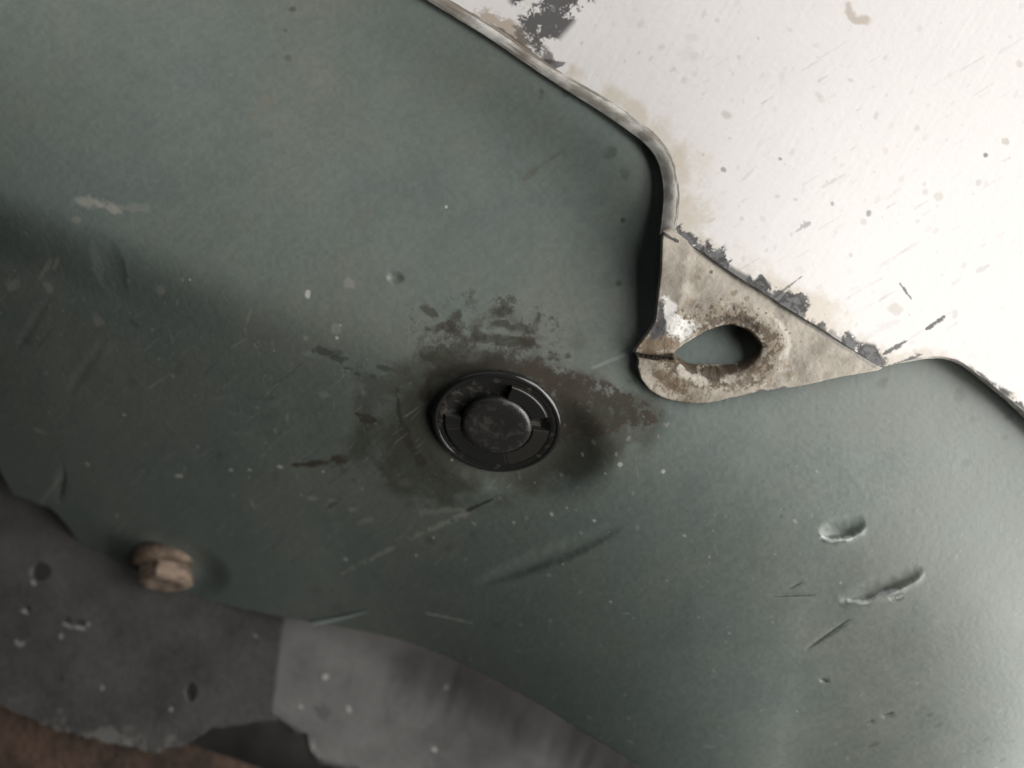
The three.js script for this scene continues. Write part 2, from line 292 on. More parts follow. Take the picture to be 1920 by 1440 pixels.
for (const [x0, y0, x1, y1, w] of [[1515, 1218, 1595, 1160, 0.22], [1448, 1119, 1530, 1116, 0.12], [1480, 1105, 1505, 1092, 0.14], [1540, 1273, 1553, 1279, 0.3], [1652, 1342, 1676, 1336, 0.25], [1624, 1356, 1640, 1350, 0.18]])
  lp.stroke([L(x0, y0), L(x1, y1)], w, w * 1.3, [0.03, 0.033, 0.03], 0.75, { rag: 0.6, sc: 2.5, bump: -0.3 });
for (const [px, py, a] of [[1850, 1385, 9], [1900, 1390, 8], [1835, 1410, 7], [1880, 1425, 10], [1745, 1340, 8], [1760, 1360, 10], [1640, 1395, 14]]) lp.blob(L(px, py), a * S, a * S * 0.5, 0.6, [0.06, 0.06, 0.05], 0.5, { rag: 0.7, sc: 1.2, sd: px });
lp.stroke(LP([[76, 942], [100, 912], [128, 874]]), 0.55, 0.3, DUST, 0.5, { rag: 0.5, sc: 1 });
// glints painted pale along the smooth burrs of the gouges
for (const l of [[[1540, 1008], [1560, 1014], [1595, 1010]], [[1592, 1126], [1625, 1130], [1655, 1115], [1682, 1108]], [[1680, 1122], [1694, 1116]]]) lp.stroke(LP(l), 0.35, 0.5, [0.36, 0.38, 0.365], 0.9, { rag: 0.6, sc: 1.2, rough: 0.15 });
for (let i = 0; i < 240; i++) {
  const px = rnd() * 900 - 60, py = 500 + 0.34 * px + rnd() * 480, a = (28 + 22 * rnd()) * deg, len = 10 + 70 * rnd() * rnd();
  lp.stroke([L(px, py), L(px + Math.cos(a) * len, py - Math.sin(a) * len)], 0.08 + 0.2 * rnd(), 0.08, rnd() < 0.75 ? DUST : [0.06, 0.07, 0.065], 0.18 + 0.45 * rnd() * rnd(), { rag: 0.7, sc: 2, sd: i });
}
const linerMat = lp.material(0.000045, { specularIntensity: 1 });

// ------------------------------------------------------------------ liner: mesh
const EDGE = [[-420, 760], [-150, 868], [0, 921], [40, 932], [76, 946], [92, 951], [125, 985], [158, 1032], [198, 1068], [250, 1088], [330, 1110], [400, 1128], [500, 1150], [590, 1166], [700, 1186], [800, 1215], [900, 1260], [1000, 1313], [1100, 1375], [1210, 1441], [1400, 1560], [1700, 1740], [2150, 1990]].map(([a, b]) => on(h, a, b));
const edgeS = spline(EDGE, 1500);
function edgeY(x) { if (x <= edgeS[0][0]) return edgeS[0][1]; for (let i = 1; i < edgeS.length; i++) if (edgeS[i][0] >= x) { const a = edgeS[i - 1], b = edgeS[i]; return lerp(a[1], b[1], clamp((x - a[0]) / (b[0] - a[0] + 1e-9))); } return edgeS[edgeS.length - 1][1]; }
const NX = 920, NY = 660, X0 = -118, X1 = 122;
const ey = []; for (let i = 0; i <= NX; i++) { const x = lerp(X0, X1, i / NX); ey.push(edgeY(x) + 0.10 * fbm(x * 0.8, 3, 7, 3)); }
const linerGeo = gridGeo(NX, NY + 5, (u, _v, i, j) => {
  const x = lerp(X0, X1, u), b = ey[i];
  if (j <= NY) { const y = lerp(90, b, Math.pow(j / NY, 0.92)); return [x, y, h(x, y)]; }
  const z = h(x, b), k = j - NY;               // turned edge with the thickness of the plastic
  return [[x, b - 0.25, z - 0.25], [x, b - 0.35, z - 0.7], [x, b - 0.25, z - 1.4], [x, b + 0.4, z - 1.9], [x, b + 6, z - 1.9 + 3.5]].map((p) => p)[k - 1];
}, (x, y) => lp.uv(x, y));
const liner = thing('wheel_arch_liner', 'large scratched grey-green plastic liner sheet with dirt caked around its black clip', 'liner', EDGE[9]);
part('liner_sheet', linerGeo, linerMat, liner);
{ // pale raw edge of a slit in the lower border
  const a = L(588, 1168), b = L(640, 1158), c = L(692, 1146);
  const pts = spline([[a[0], a[1], a[2] + 0.3], [b[0], b[1], b[2] + 0.35], [c[0], c[1], c[2] + 0.05]], 24);
  const g = gridGeo(24, 10, (u, v, i) => { const p = pts[i], r = lerp(0.62, 0.12, Math.pow(u, 1.4)), t = v * Math.PI * 2; return [p[0] + 0.1 * Math.cos(t) * r, p[1] + Math.cos(t) * r * 0.8, p[2] + Math.sin(t) * r * 0.8]; });
  part('torn_edge', g, new THREE.MeshStandardMaterial({ color: new THREE.Color(0.40, 0.47, 0.44), roughness: 0.6, side: THREE.DoubleSide }), liner, 'pale torn edge of a slit in the liner border');
}

// ------------------------------------------------------------------ white panel
const W = (px, py) => on(zw, px, py);
const FRONT_A = [[250, -385], [400, -287], [600, -152], [830, -8], [925, 48], [1000, 100], [1060, 140], [1130, 180], [1190, 222], [1225, 248], [1252, 280], [1268, 315], [1274, 360], [1272, 402], [1266, 438]];
const FOLD = [[1266, 438], [1350, 496], [1450, 561], [1550, 623], [1610, 662], [1650, 689]];
const FRONT_C = [[1650, 689], [1690, 679], [1735, 669], [1770, 668], [1805, 680], [1850, 714], [1895, 748], [1960, 800], [2100, 915], [2300, 1080]];
const wp = new Paint(-70, -45, 135, 95, 2000);
const wNoise = (x, y) => fbm(x * 0.3, y * 0.3, 131, 4);
wp.fill((x, y) => {
  const f = fbm(x * 1.3, y * 1.3, 101, 3), m = fbm(x * 0.1, y * 0.1, 111, 3), k = 0.60 * (1 + 0.03 * f + 0.05 * m);
  const u = x * 0.84 - y * 0.54, v = x * 0.54 + y * 0.84, st = fbm(u * 1.6, v * 0.25, 121, 3);
  return [k, k * 0.965, k * 0.945, 0.66 + 0.1 * f + 0.1 * m, 0.5 + 0.10 * f + 0.10 * st];
});
const BEIGE = [0.47, 0.42, 0.35], GREY = [0.038, 0.037, 0.038], GSPOT = [0.36, 0.35, 0.325];
const WP = (l) => l.map(([a, b]) => W(a, b));
wp.region(WP([[1180, 215], [1240, 235], [1310, 300], [1320, 380], [1370, 470], [1420, 500], [1500, 560], [1560, 580], [1660, 660], [1640, 690], [1540, 630], [1440, 560], [1260, 440], [1270, 330], [1240, 260]]), 3.5, BEIGE, 0.7, 0.52, { sc: 0.22, sd: 141, hard: 0.3, hf: 0.15 });
wp.region(WP([[1060, 130], [1190, 200], [1270, 290], [1290, 420], [1265, 430], [1265, 320], [1215, 245], [1120, 180]]), 2.2, BEIGE, 0.75, 0.6, { sc: 0.3, sd: 142, hard: 0.3, hf: 0.15 });
wp.region(WP([[880, 10], [950, 40], [1000, 90], [985, 100], [900, 40]]), 1.5, [0.30, 0.24, 0.18], 0.8, 0.5, { sc: 0.5, sd: 143 });
wp.region(WP([[1650, 680], [1740, 660], [1800, 670], [1900, 745], [1890, 755], [1800, 690], [1740, 680]]), 1.2, BEIGE, 0.7, 0.5, { sc: 0.4, sd: 144, hf: 0.15 });
// scrapes down to the dark base
wp.region(WP([[960, -30], [1010, -20], [1120, -20], [1075, 25], [1035, 70], [1010, 90], [985, 60], [975, 25]]), 1.8, GREY, 0.92, 0.80, { sc: 0.35, sd: 151, hard: 0.16 });
wp.blob(W(1000, -6), 1.2, 2.4, -35 * deg, [0.6, 0.59, 0.56], 0.9, { rag: 0.8, sc: 0.9 });
wp.region(WP([[965, 45], [1010, 85], [1050, 115], [1040, 130], [1010, 112], [975, 80]]), 1.0, [0.10, 0.085, 0.075], 0.85, 0.45, { sc: 0.7, sd: 152 });
wp.stroke(WP([[905, 40], [950, 65], [992, 95]]), 0.5, 0.6, [0.10, 0.075, 0.055], 0.85, { rag: 0.9, sc: 0.7 });
wp.blob(W(1034, 118), 2.0, 0.8, -5 * deg, GREY, 0.85, { rag: 0.8, sc: 1 });
const FP = (t, off) => { const n = FOLD.length - 1, f = t * n, i = Math.min(n - 1, f | 0), k = f - i; return [lerp(FOLD[i][0], FOLD[i + 1][0], k) + off * 0.54, lerp(FOLD[i][1], FOLD[i + 1][1], k) - off * 0.84]; };
for (const [t0, t1, o, al] of [[0.0, 0.22, 12, 1], [0.12, 0.20, 16, 1], [0.20, 0.36, 3, 0.9], [0.33, 0.5, 14, 1], [0.42, 0.5, 22, 1], [0.5, 0.7, 2, 0.6], [0.68, 1.0, 14, 1], [0.8, 1.0, 10, 0.9]]) {
  const pl = [FP(t0, -14), FP(t1, -14), FP(t1, o * 1.1), FP(lerp(t0, t1, 0.6), o * 1.7), FP(lerp(t0, t1, 0.3), o * 0.9), FP(t0, o * 1.3)].map(([a, b]) => W(a, b));
  wp.region(pl, 0.9, GREY, 0.92 * al, 0.78, { sc: 0.75, sd: 160 + (t0 * 100 | 0), hard: 0.1, rough: 0.8, bump: -0.4 });
  wp.region(pl, 0.6, [0.15, 0.15, 0.155], 0.6 * al, 0.42, { sc: 1.3, sd: 190 + (t0 * 100 | 0), hard: 0.15 });
}
wp.blob(W(1540, 612), 1.4, 0.9, 50 * deg, GREY, 0.9, { rag: 1, sc: 1.1 });
wp.blob(W(1425, 535), 2.2, 1.6, -25 * deg, GREY, 0.9, { rag: 0.7, sc: 0.9 });
for (const [a, b, c, d, w0, w1, al, col] of [[1448, 560, 1505, 517, 0.45, 0.15, 0.75, 0], [1655, 665, 1702, 638, 0.35, 0.55, 0.9, 0], [1702, 638, 1740, 612, 0.35, 0.3, 0.25, 1], [1735, 618, 1772, 592, 0.4, 0.5, 0.9, 0], [1772, 592, 1790, 580, 0.3, 0.1, 0.3, 1], [1686, 530, 1710, 562, 0.35, 0.25, 0.85, 0], [1660, 692, 1730, 664, 0.6, 0.45, 0.9, 0], [1490, 436, 1520, 416, 0.3, 0.8, 0.45, 0], [1540, 352, 1585, 326, 0.5, 0.2, 0.4, 1], [1650, 500, 1725, 452, 0.6, 0.3, 0.25, 1], [1390, 340, 1420, 310, 0.3, 0.2, 0.3, 1], [1830, 510, 1856, 495, 0.7, 0.4, 0.45, 1], [1600, 640, 1690, 600, 0.9, 0.6, 0.22, 1], [1660, 375, 1690, 350, 0.5, 0.3, 0.2, 1], [1830, 695, 1862, 722, 0.3, 0.45, 0.9, 0], [1788, 672, 1830, 696, 0.2, 0.3, 0.6, 0], [1300, 460, 1330, 500, 0.5, 0.2, 0.25, 1]])
  wp.stroke([W(a, b), W(c, d)], w0, w1, col ? GSPOT : GREY, al, { rag: 0.9, sc: 1.6, sd: a, edge: 0.7 });
wp.region(WP([[1862, 722], [1960, 780], [1960, 830], [1900, 770], [1868, 745]]), 0.9, GREY, 0.95, 0.72, { sc: 0.8, sd: 177 });
for (const [px, py, r, al] of [[1362, 215, 15, 0.65], [1422, 72, 7, 0.6], [1302, 105, 14, 0.25], [1295, 70, 18, 0.2], [1385, 105, 6, 0.5], [1480, 55, 9, 0.35], [1540, 185, 12, 0.3], [1535, 178, 9, 0.35], [1595, 150, 7, 0.5], [1532, 85, 9, 0.3], [1660, 108, 7, 0.4], [1720, 240, 10, 0.45], [1848, 291, 8, 1.0], [1885, 265, 10, 0.7], [1912, 121, 10, 0.6], [1356, 318, 8, 0.75], [1463, 298, 6, 0.75], [1318, 290, 5, 0.6], [1492, 374, 6, 0.6], [1560, 382, 7, 0.7], [1628, 400, 9, 0.85], [1620, 415, 11, 0.45], [1735, 360, 10, 0.45], [1760, 368, 13, 0.5], [1733, 345, 6, 0.4], [1595, 478, 6, 0.6], [1660, 282, 10, 0.35], [1680, 580, 22, 0.55], [1705, 590, 5, 0.5], [1690, 335, 9, 0.3], [1440, 140, 14, 0.12], [1240, 90, 10, 0.4], [1200, 45, 12, 0.35], [1290, 100, 22, 0.18], [1284, 150, 10, 0.35], [1385, 108, 7, 0.35], [1345, 38, 6, 0.4], [1456, 368, 6, 0.5], [1430, 410, 8, 0.3], [1500, 505, 12, 0.2], [1720, 415, 7, 0.4], [1780, 140, 8, 0.15]])
  wp.blob(W(px, py), r * S * 0.9, r * S * 0.85 * (0.7 + 0.4 * rnd()), rnd() * 3, al > 0.6 && r < 10 ? [0.2, 0.195, 0.19] : [0.40, 0.375, 0.335], al, { rag: 0.5, sc: 1.0, edge: 0.55, sd: px });
wp.stroke(WP([[1590, 8], [1592, 25], [1605, 40], [1620, 38]]), 0.9, 1.1, [0.36, 0.30, 0.25], 0.75, { rag: 0.7, sc: 0.7, edge: 0.8 });
for (let i = 0; i < 700; i++) {
  const px = 1000 + rnd() * 1050, py = -100 + rnd() * 850, s = 0.10 + 0.45 * Math.pow(rnd(), 3);
  wp.blob(W(px, py), s * (1 + rnd()), s, 30 * deg + rnd(), GSPOT, 0.14 + 0.4 * rnd() * rnd(), { rag: 0.6, sc: 2, sd: i });
}
for (let i = 0; i < 90; i++) { const px = 1250 + rnd() * 700, py = 100 + rnd() * 560, l = 10 + 60 * rnd() * rnd(); wp.stroke([W(px, py), W(px + l, py - l * 0.62)], 0.15 + 0.3 * rnd(), 0.1, [0.25, 0.24, 0.225], 0.06 + 0.30 * rnd() * rnd(), { rag: 0.8, sc: 1.5, sd: i }); }
const whiteMat = wp.material(0.0001);

const frontAll = [...FRONT_A, ...FOLD.slice(1), ...FRONT_C.slice(1)];
const panel = thing('bumper_panel', 'white painted plastic panel with scuffed edge and a holed mounting tab', 'bumper', W(1650, 689));
{
  // edge drawn once, then swept up and to the right over the surface
  const resample = (list, step) => { const o = []; for (let i = 0; i + 1 < list.length; i++) { const n = Math.max(1, Math.round(Math.hypot(list[i + 1][0] - list[i][0], list[i + 1][1] - list[i][1]) / step)); for (let k = 0; k < n; k++) o.push([lerp(list[i][0], list[i + 1][0], k / n), lerp(list[i][1], list[i + 1][1], k / n)]); } o.push(list[list.length - 1]); return o; };
  const cr = (l, n) => spline(l.map(([a, b]) => [a, b, 0]), n);
  const eA = cr(FRONT_A, 220), eF = resample(FOLD, 6), eC = cr(FRONT_C, 140);
  const e = [...eA, ...eF.slice(1), ...eC.slice(1)].map(([a, b], i) => { const k = 1.6 * fbm(i * 0.35, 2, 301, 3); return W(a + k * 0.5, b - k * 0.8); });
  const rows = 60;
  const geo = gridGeo(e.length - 1, rows, (u, v, i) => { const p = e[i], t = 130 * v * v; const x = p[0] + t * 0.72, y = p[1] + t * 0.69; return [x, y, zw(x, y)]; }, (x, y) => wp.uv(x, y));
  part('outer_skin', geo, whiteMat, panel);
  // turned lip, from the front edge back towards the liner
  const BACK_A = [[245, -368], [395, -270], [592, -132], [815, 8], [907, 64], [985, 117], [1046, 158], [1118, 203], [1178, 244], [1206, 265], [1230, 294], [1242, 330], [1245, 372], [1242, 406], [1238, 440]];
  const bA = cr(BACK_A, 220);
  const dirt = new Paint(0, 0, 60, 20, 900);
  dirt.fill((x, y) => { const n = fbm(x * 0.9, y * 0.10, 311, 4), f = fbm(x * 6, y * 0.7, 312, 3), d = clamp(0.45 + 1.3 * n); return [lerp(0.30, 0.66, d), lerp(0.285, 0.64, d), lerp(0.25, 0.60, d), 0.55 + 0.2 * f, 0.5 + 0.3 * f]; });
  for (let i = 0; i < 24; i++) dirt.stroke([[rnd() * 60, rnd() < 0.6 ? 0.6 : rnd() * 20], [rnd() * 60, rnd() < 0.6 ? 0.5 : rnd() * 20]], 0.25, 0.4, [0.16, 0.135, 0.105], 0.0, {});
  dirt.region([[0, -1], [60, -1], [60, 3.2], [0, 3.2]], 1.5, [0.15, 0.125, 0.10], 0.85, 0.55, { sc: 0.4, sd: 321 });
  for (const [a, b] of [[24, 33], [37, 41]]) dirt.region([[a, 0], [b, 0], [b, 18], [a, 18]], 2, [0.17, 0.14, 0.11], 0.7, 0.45, { sc: 0.35, sd: 330 + a });
  const lipMat = dirt.material(0.00004);
  const strip = (F, B, drop, mat, name) => {
    const M = 10;
    const g = gridGeo(F.length - 1, M + 3, (u, _v, i, j) => {
      const f = W(F[i][0], F[i][1]), zb = f[2] - drop(u), b = ray(B[i][0], B[i][1], zb);
      if (j <= M) { const t = j / M; return [lerp(f[0], b[0], t), lerp(f[1], b[1], t), lerp(f[2], b[2], t) + 0.25 * Math.sin(t * Math.PI)]; }
      const dx = b[0] - f[0], dy = b[1] - f[1], l = Math.hypot(dx, dy) || 1, k = j - M;
      return [b[0] + dx / l * [0.08, 0.10, -0.4][k - 1], b[1] + dy / l * [0.08, 0.10, -0.4][k - 1], b[2] - [0.03, 0.3, 0.7][k - 1]];
    });
    const uv = g.attributes.uv; for (let i = 0; i < uv.count; i++) uv.setXY(i, uv.getX(i), uv.getY(i));
    part(name, g, mat, panel);
  };
  strip(eA, bA, (u) => lerp(0.5, 0.9, sm(0.55, 0.9, u)), lipMat, 'edge_lip');
  const bC = eC.map(([a, b], i) => { const t = i / (eC.length - 1); const k = 5 * sm(0.0, 0.12, t) + 12 * sm(0.25, 0.5, t); return [a - k * 0.45, b + k * 0.75]; });
  strip(eC, bC, () => 0.9, lipMat, 'edge_lip');
}
// ---- the tab, folded back from the panel, with a torn oval hole
{
  const f0 = W(1266, 438), f1 = W(1650, 689);
  const tip = ray(1215, 715, 0.9);
  const P0 = new THREE.Vector3(...f0), P1 = new THREE.Vector3(...f1), P2 = new THREE.Vector3(...tip);
  const N = P1.clone().sub(P0).cross(P2.clone().sub(P0)).normalize(); if (N.z < 0) N.negate();
  const zt0 = (x, y) => P0.z - (N.x * (x - P0.x) + N.y * (y - P0.y)) / N.z;
  const fx = (P1.x - P0.x), fy = (P1.y - P0.y), fl = Math.hypot(fx, fy);
  const T = (px, py) => on(zt0, px, py);
  const HC = T(1345, 655);
  const cA = T(1186, 664), cB = T(1262, 672);                        // the crack through the bridge beside the hole
  const crackSide = (x, y) => { const dx = cB[0] - cA[0], dy = cB[1] - cA[1], l = Math.hypot(dx, dy), t = ((x - cA[0]) * dx + (y - cA[1]) * dy) / l, s = (-(x - cA[0]) * dy + (y - cA[1]) * dx) / l; return [t / l, s]; };
  const zt = (x, y) => {
    let z = zt0(x, y);
    const df = ((x - P0.x) * fy - (y - P0.y) * fx) / fl;               // mm from the fold
    z += 0.35 * Math.exp(-Math.max(0, df) / 1.0) * 0 - 0.5 * Math.exp(-Math.max(0, df) / 1.4) + 0.5;
    const r = Math.hypot((x - HC[0]) / 9.0, (y - HC[1]) / 6.3);        // raised seat round the hole
    z += 0.16 * sm(1.30, 1.12, r) - 0.12 * sm(0.95, 0.75, r);
    const [t, s] = crackSide(x, y);
    const w = sm(1.25, 0.9, t);
    if (t < 1.3) z += w * (s > 0 ? 0.25 - 0.35 * sm(0, 3, s) * 0 : -0.1) - w * 1.3 * Math.exp(-((s / 0.45) ** 2));
    z += 0.10 * fbm(x * 0.35, y * 0.35, 401, 3);
    return z;
  };
  const TT = (px, py) => on(zt, px, py);
  const OUT = [[1650, 690], [1580, 642], [1516, 602], [1450, 561], [1350, 497], [1266, 438], [1250, 437], [1240, 446], [1238, 500], [1231, 560], [1226, 600], [1212, 626], [1194, 650], [1189, 661], [1196, 672], [1194, 690], [1201, 712], [1218, 733], [1247, 748], [1290, 756], [1336, 755], [1380, 745], [1440, 733], [1510, 722], [1570, 708]];
  const HOLE = [[1262, 664], [1276, 649], [1300, 634], [1325, 619], [1350, 611], [1376, 609], [1402, 620], [1420, 638], [1426, 656], [1416, 674], [1392, 693], [1350, 704], [1310, 699], [1280, 687]];
  const dense = (l, n, c) => { const q = new THREE.CatmullRomCurve3(l.map(([a, b]) => { const p = T(a, b); return new THREE.Vector3(p[0], p[1], 0); }), true, c, 0.3); return q.getSpacedPoints(n).map((v) => [v.x, v.y]); };
  const oL = dense(OUT, 900, 'catmullrom'), iL = dense(HOLE, 500, 'centripetal');
  const hit = (loop, ang) => { let best = -1; const ca = Math.cos(ang), sa = Math.sin(ang); for (let i = 0; i + 1 < loop.length; i++) { const ax = loop[i][0] - HC[0], ay = loop[i][1] - HC[1], bx = loop[i + 1][0] - HC[0], by = loop[i + 1][1] - HC[1]; const ca0 = ax * sa - ay * ca, cb0 = bx * sa - by * ca; if (ca0 * cb0 > 0 || ca0 === cb0) continue; const t = ca0 / (ca0 - cb0), r = (lerp(ax, bx, t)) * ca + (lerp(ay, by, t)) * sa; if (r > 0) best = Math.max(best, r); } return best; };
  const NA = 420, M = 46, rim = [];
  for (let i = 0; i <= NA; i++) { const a = i === NA ? 0 : i / NA * Math.PI * 2; const ri = hit(iL, a) + 0.14 * fbm(Math.cos(a) * 5, Math.sin(a) * 5, 411, 3), ro = hit(oL, a) + 0.08 * fbm(Math.cos(a) * 9, Math.sin(a) * 9, 412, 3); rim.push([Math.cos(a), Math.sin(a), ri, ro]); }
  const tp = new Paint(15, -10, 68, 28, 1500);
  tp.fill((x, y) => { const f = fbm(x * 1.8, y * 1.8, 421, 4), m = fbm(x * 0.35, y * 0.35, 422, 4), d = clamp(0.5 + 1.2 * m + 0.3 * f); return [lerp(0.235, 0.38, d), lerp(0.208, 0.343, d), lerp(0.17, 0.292, d), 0.6 + 0.2 * f, 0.5 + 0.3 * f]; });
  const TP = (l) => l.map(([a, b]) => TT(a, b)), MUD = [0.085, 0.060, 0.036], MUD2 = [0.045, 0.030, 0.018];
  const ring = (k0, k1) => { const q = []; for (let i = 0; i < 60; i++) { const a = i / 60 * Math.PI * 2; q.push([HC[0] + Math.cos(a) * k1 * 9, HC[1] + Math.sin(a) * k1 * 6.3]); } return q; };
  tp.region(ring(0, 1.22), 2, [0.20, 0.155, 0.105], 0.6, 0.36, { sc: 0.7, sd: 431, hard: 0.2, hf: 0.6 });
  tp.region(ring(0, 1.08), 1.6, MUD, 0.85, 0.36, { sc: 0.8, sd: 432, hard: 0.14, bump: 0.15, hf: 0.6 });
  tp.region(TP([[1360, 600], [1380, 580], [1410, 590], [1435, 615], [1420, 640], [1400, 612]]), 1.2, MUD2, 0.9, 0.62, { sc: 0.8, sd: 433 });
  tp.region(TP([[1265, 690], [1310, 708], [1360, 712], [1410, 690], [1435, 650], [1425, 640], [1400, 680], [1340, 698], [1290, 690]]), 1.0, MUD2, 0.9, 0.62, { sc: 0.8, sd: 434 });
  tp.region(TP([[1262, 668], [1300, 684], [1345, 690], [1390, 680], [1420, 655], [1428, 660], [1415, 685], [1350, 706], [1300, 702], [1270, 690]]), 0.6, [0.06, 0.042, 0.027], 0.95, 0.8, { sc: 0.8, sd: 439 });
  tp.region(TP([[1200, 690], [1245, 690], [1275, 720], [1310, 750], [1270, 745], [1225, 730]]), 1.8, [0.135, 0.095, 0.06], 0.9, 0.66, { sc: 0.6, sd: 435 });
  tp.region(TP([[1195, 650], [1235, 632], [1270, 640], [1262, 665], [1205, 668]]), 1.2, [0.16, 0.115, 0.075], 0.9, 0.7, { sc: 0.6, sd: 436 });
  tp.stroke(TP([[1190, 664], [1225, 671], [1258, 669]]), 0.45, 0.6, [0.03, 0.022, 0.015], 0.95, { rag: 0.5, sc: 1.2 });
  tp.blob(TT(1262, 668), 0.9, 0.7, 0, [0.03, 0.022, 0.015], 0.95, { rag: 0.6 });
  tp.region(TP([[1238, 570], [1250, 585], [1252, 615], [1240, 630], [1222, 640], [1228, 605]]), 0.7, [0.07, 0.07, 0.075], 0.95, 0.72, { sc: 0.9, sd: 437 });
  tp.region(TP([[1245, 560], [1275, 585], [1300, 612], [1290, 632], [1258, 635], [1255, 600]]), 1.0, [0.66, 0.645, 0.62], 0.95, 0.66, { sc: 0.6, sd: 438 });
  tp.stroke(TP([[1275, 690], [1290, 705], [1320, 716]]), 0.8, 1.0, [0.50, 0.46, 0.40], 0.75, { rag: 0.7, sc: 0.8 });
  tp.stroke(TP([[1456, 600], [1478, 625], [1480, 650], [1465, 672]]), 0.5, 0.6, [0.46, 0.43, 0.38], 0.7, { rag: 0.6, sc: 0.6, edge: 0.8 });
  tp.region(TP([[1410, 690], [1370, 715], [1350, 730], [1385, 735], [1430, 705]]), 1.2, MUD, 0.75, 0.42, { sc: 0.9, sd: 441 });
  for (const [px, py, r] of [[1333, 509, 5], [1305, 520, 5], [1312, 522, 4], [1348, 620, 6], [1372, 588, 8], [1480, 703, 9], [1376, 548, 6], [1340, 580, 5], [1290, 565, 8], [1400, 560, 7]]) tp.blob(TT(px, py), r * S, r * S * 0.9, 0, px === 1333 ? MUD2 : [0.22, 0.175, 0.125], 0.8, { rag: 0.8, sc: 1.3, sd: px });
  tp.stroke(TP([[1380, 750], [1420, 738], [1470, 730]]), 0.5, 0.6, [0.075, 0.073, 0.075], 0.95, { rag: 0.6, sc: 0.9 });
  tp.stroke(TP([[1330, 757], [1380, 748]]), 0.2, 0.5, [0.075, 0.073, 0.075], 0.9, { rag: 0.6, sc: 0.9 });
  tp.stroke(TP([[1266, 444], [1350, 500], [1450, 565], [1640, 688]]), 0.35, 0.35, [0.14, 0.135, 0.13], 0.6, { rag: 0.9, sc: 0.5, broken: 0.1 });
  tp.stroke(TP([[1243, 436], [1256, 446], [1270, 452]]), 0.35, 0.3, [0.03, 0.028, 0.026], 0.95, { rag: 0.4 });
  tp.stroke(TP([[1236, 450], [1232, 520], [1228, 590]]), 0.35, 0.5, [0.24, 0.22, 0.19], 0.8, { rag: 0.7, sc: 0.6 });
  for (let i = 0; i < 260; i++) { const a = rnd() * 6.3, k = 0.85 + 0.7 * rnd() * rnd(); const s = 0.06 + 0.2 * rnd() * rnd(); tp.blob([HC[0] + Math.cos(a) * 9 * k, HC[1] + Math.sin(a) * 6.3 * k], s * 1.4, s, a, rnd() < 0.6 ? MUD : [0.22, 0.165, 0.11], 0.75, { rag: 0.5, sc: 3, sd: i }); }
  const TH = 1.5, at = (i, r, dn) => { const [c, s] = rim[i], x = HC[0] + c * r, y = HC[1] + s * r; return [x - N.x * dn, y - N.y * dn, zt(x, y) - N.z * dn]; };
  const g = gridGeo(NA, M + 6, (u, _v, i, j) => {
    const [, , ri, ro] = rim[i];
    const low = Math.pow(Math.max(0, -rim[i][1]), 0.8);      // the lower wall of the hole flares inwards
    if (j === 0) return at(i, ri - 0.1 - 1.3 * low, TH + 0.5);
    if (j === 1) return at(i, ri - 0.14 - 0.75 * low, TH * 0.7);
    if (j === 2) return at(i, ri - 0.06 - 0.25 * low, 0.3);
    if (j <= M + 2) { const t = (j - 3) / M; return at(i, lerp(ri + 0.15, ro - 0.15, t), j === 3 ? 0.03 : 0); }
    { const q = at(i, ro, 0), df = ((q[0] - P0.x) * fy - (q[1] - P0.y) * fx) / fl; if (df < 1.2 && j >= M + 3) return at(i, ro + 0.12 * (j - M - 2), 0.02 + 0.12 * (j - M - 3)); }
    if (j === M + 3) return at(i, ro - 0.15, 0.03);
    if (j === M + 4) return at(i, ro, 0.25);
    if (j === M + 5) return at(i, ro + 0.02, TH);
    return at(i, ro - 1.5, TH);
  }, (x, y) => tp.uv(x, y));
  part('mounting_tab', g, tp.material(0.00012), panel, 'dirty beige folded tab with a torn oval hole');
}

// ------------------------------------------------------------------ black push clip
function lathe(profile, seg = 96) {
  const g = new THREE.LatheGeometry(profile.map(([r, y]) => new THREE.Vector2(r / 1000, y / 1000)), seg), p = g.attributes.position;
  for (let i = 0; i < p.count; i++) g.attributes.uv.setXY(i, 0.5 + p.getX(i) / 0.024 * 0.9, 0.5 + (p.getZ(i) + 0.6 * p.getY(i)) / 0.024 * 0.9);   // the grain lies flat across the disc
  return g;
}
const speck = (s, base, dust, r0, amt) => { const p = new Paint(0, 0, 24, 24, 512); p.fill((x, y) => { const f = fbm(x * 1.2, y * 1.2, s, 4), g = fbm(x * 5, y * 5, s + 5, 2), d = sm(amt, amt + 0.35, f); return [lerp(base[0], dust[0], d), lerp(base[1], dust[1], d), lerp(base[2], dust[2], d), r0 + 0.25 * d + 0.12 * g, 0.5 + 0.3 * g + 0.2 * d]; }); return p; };
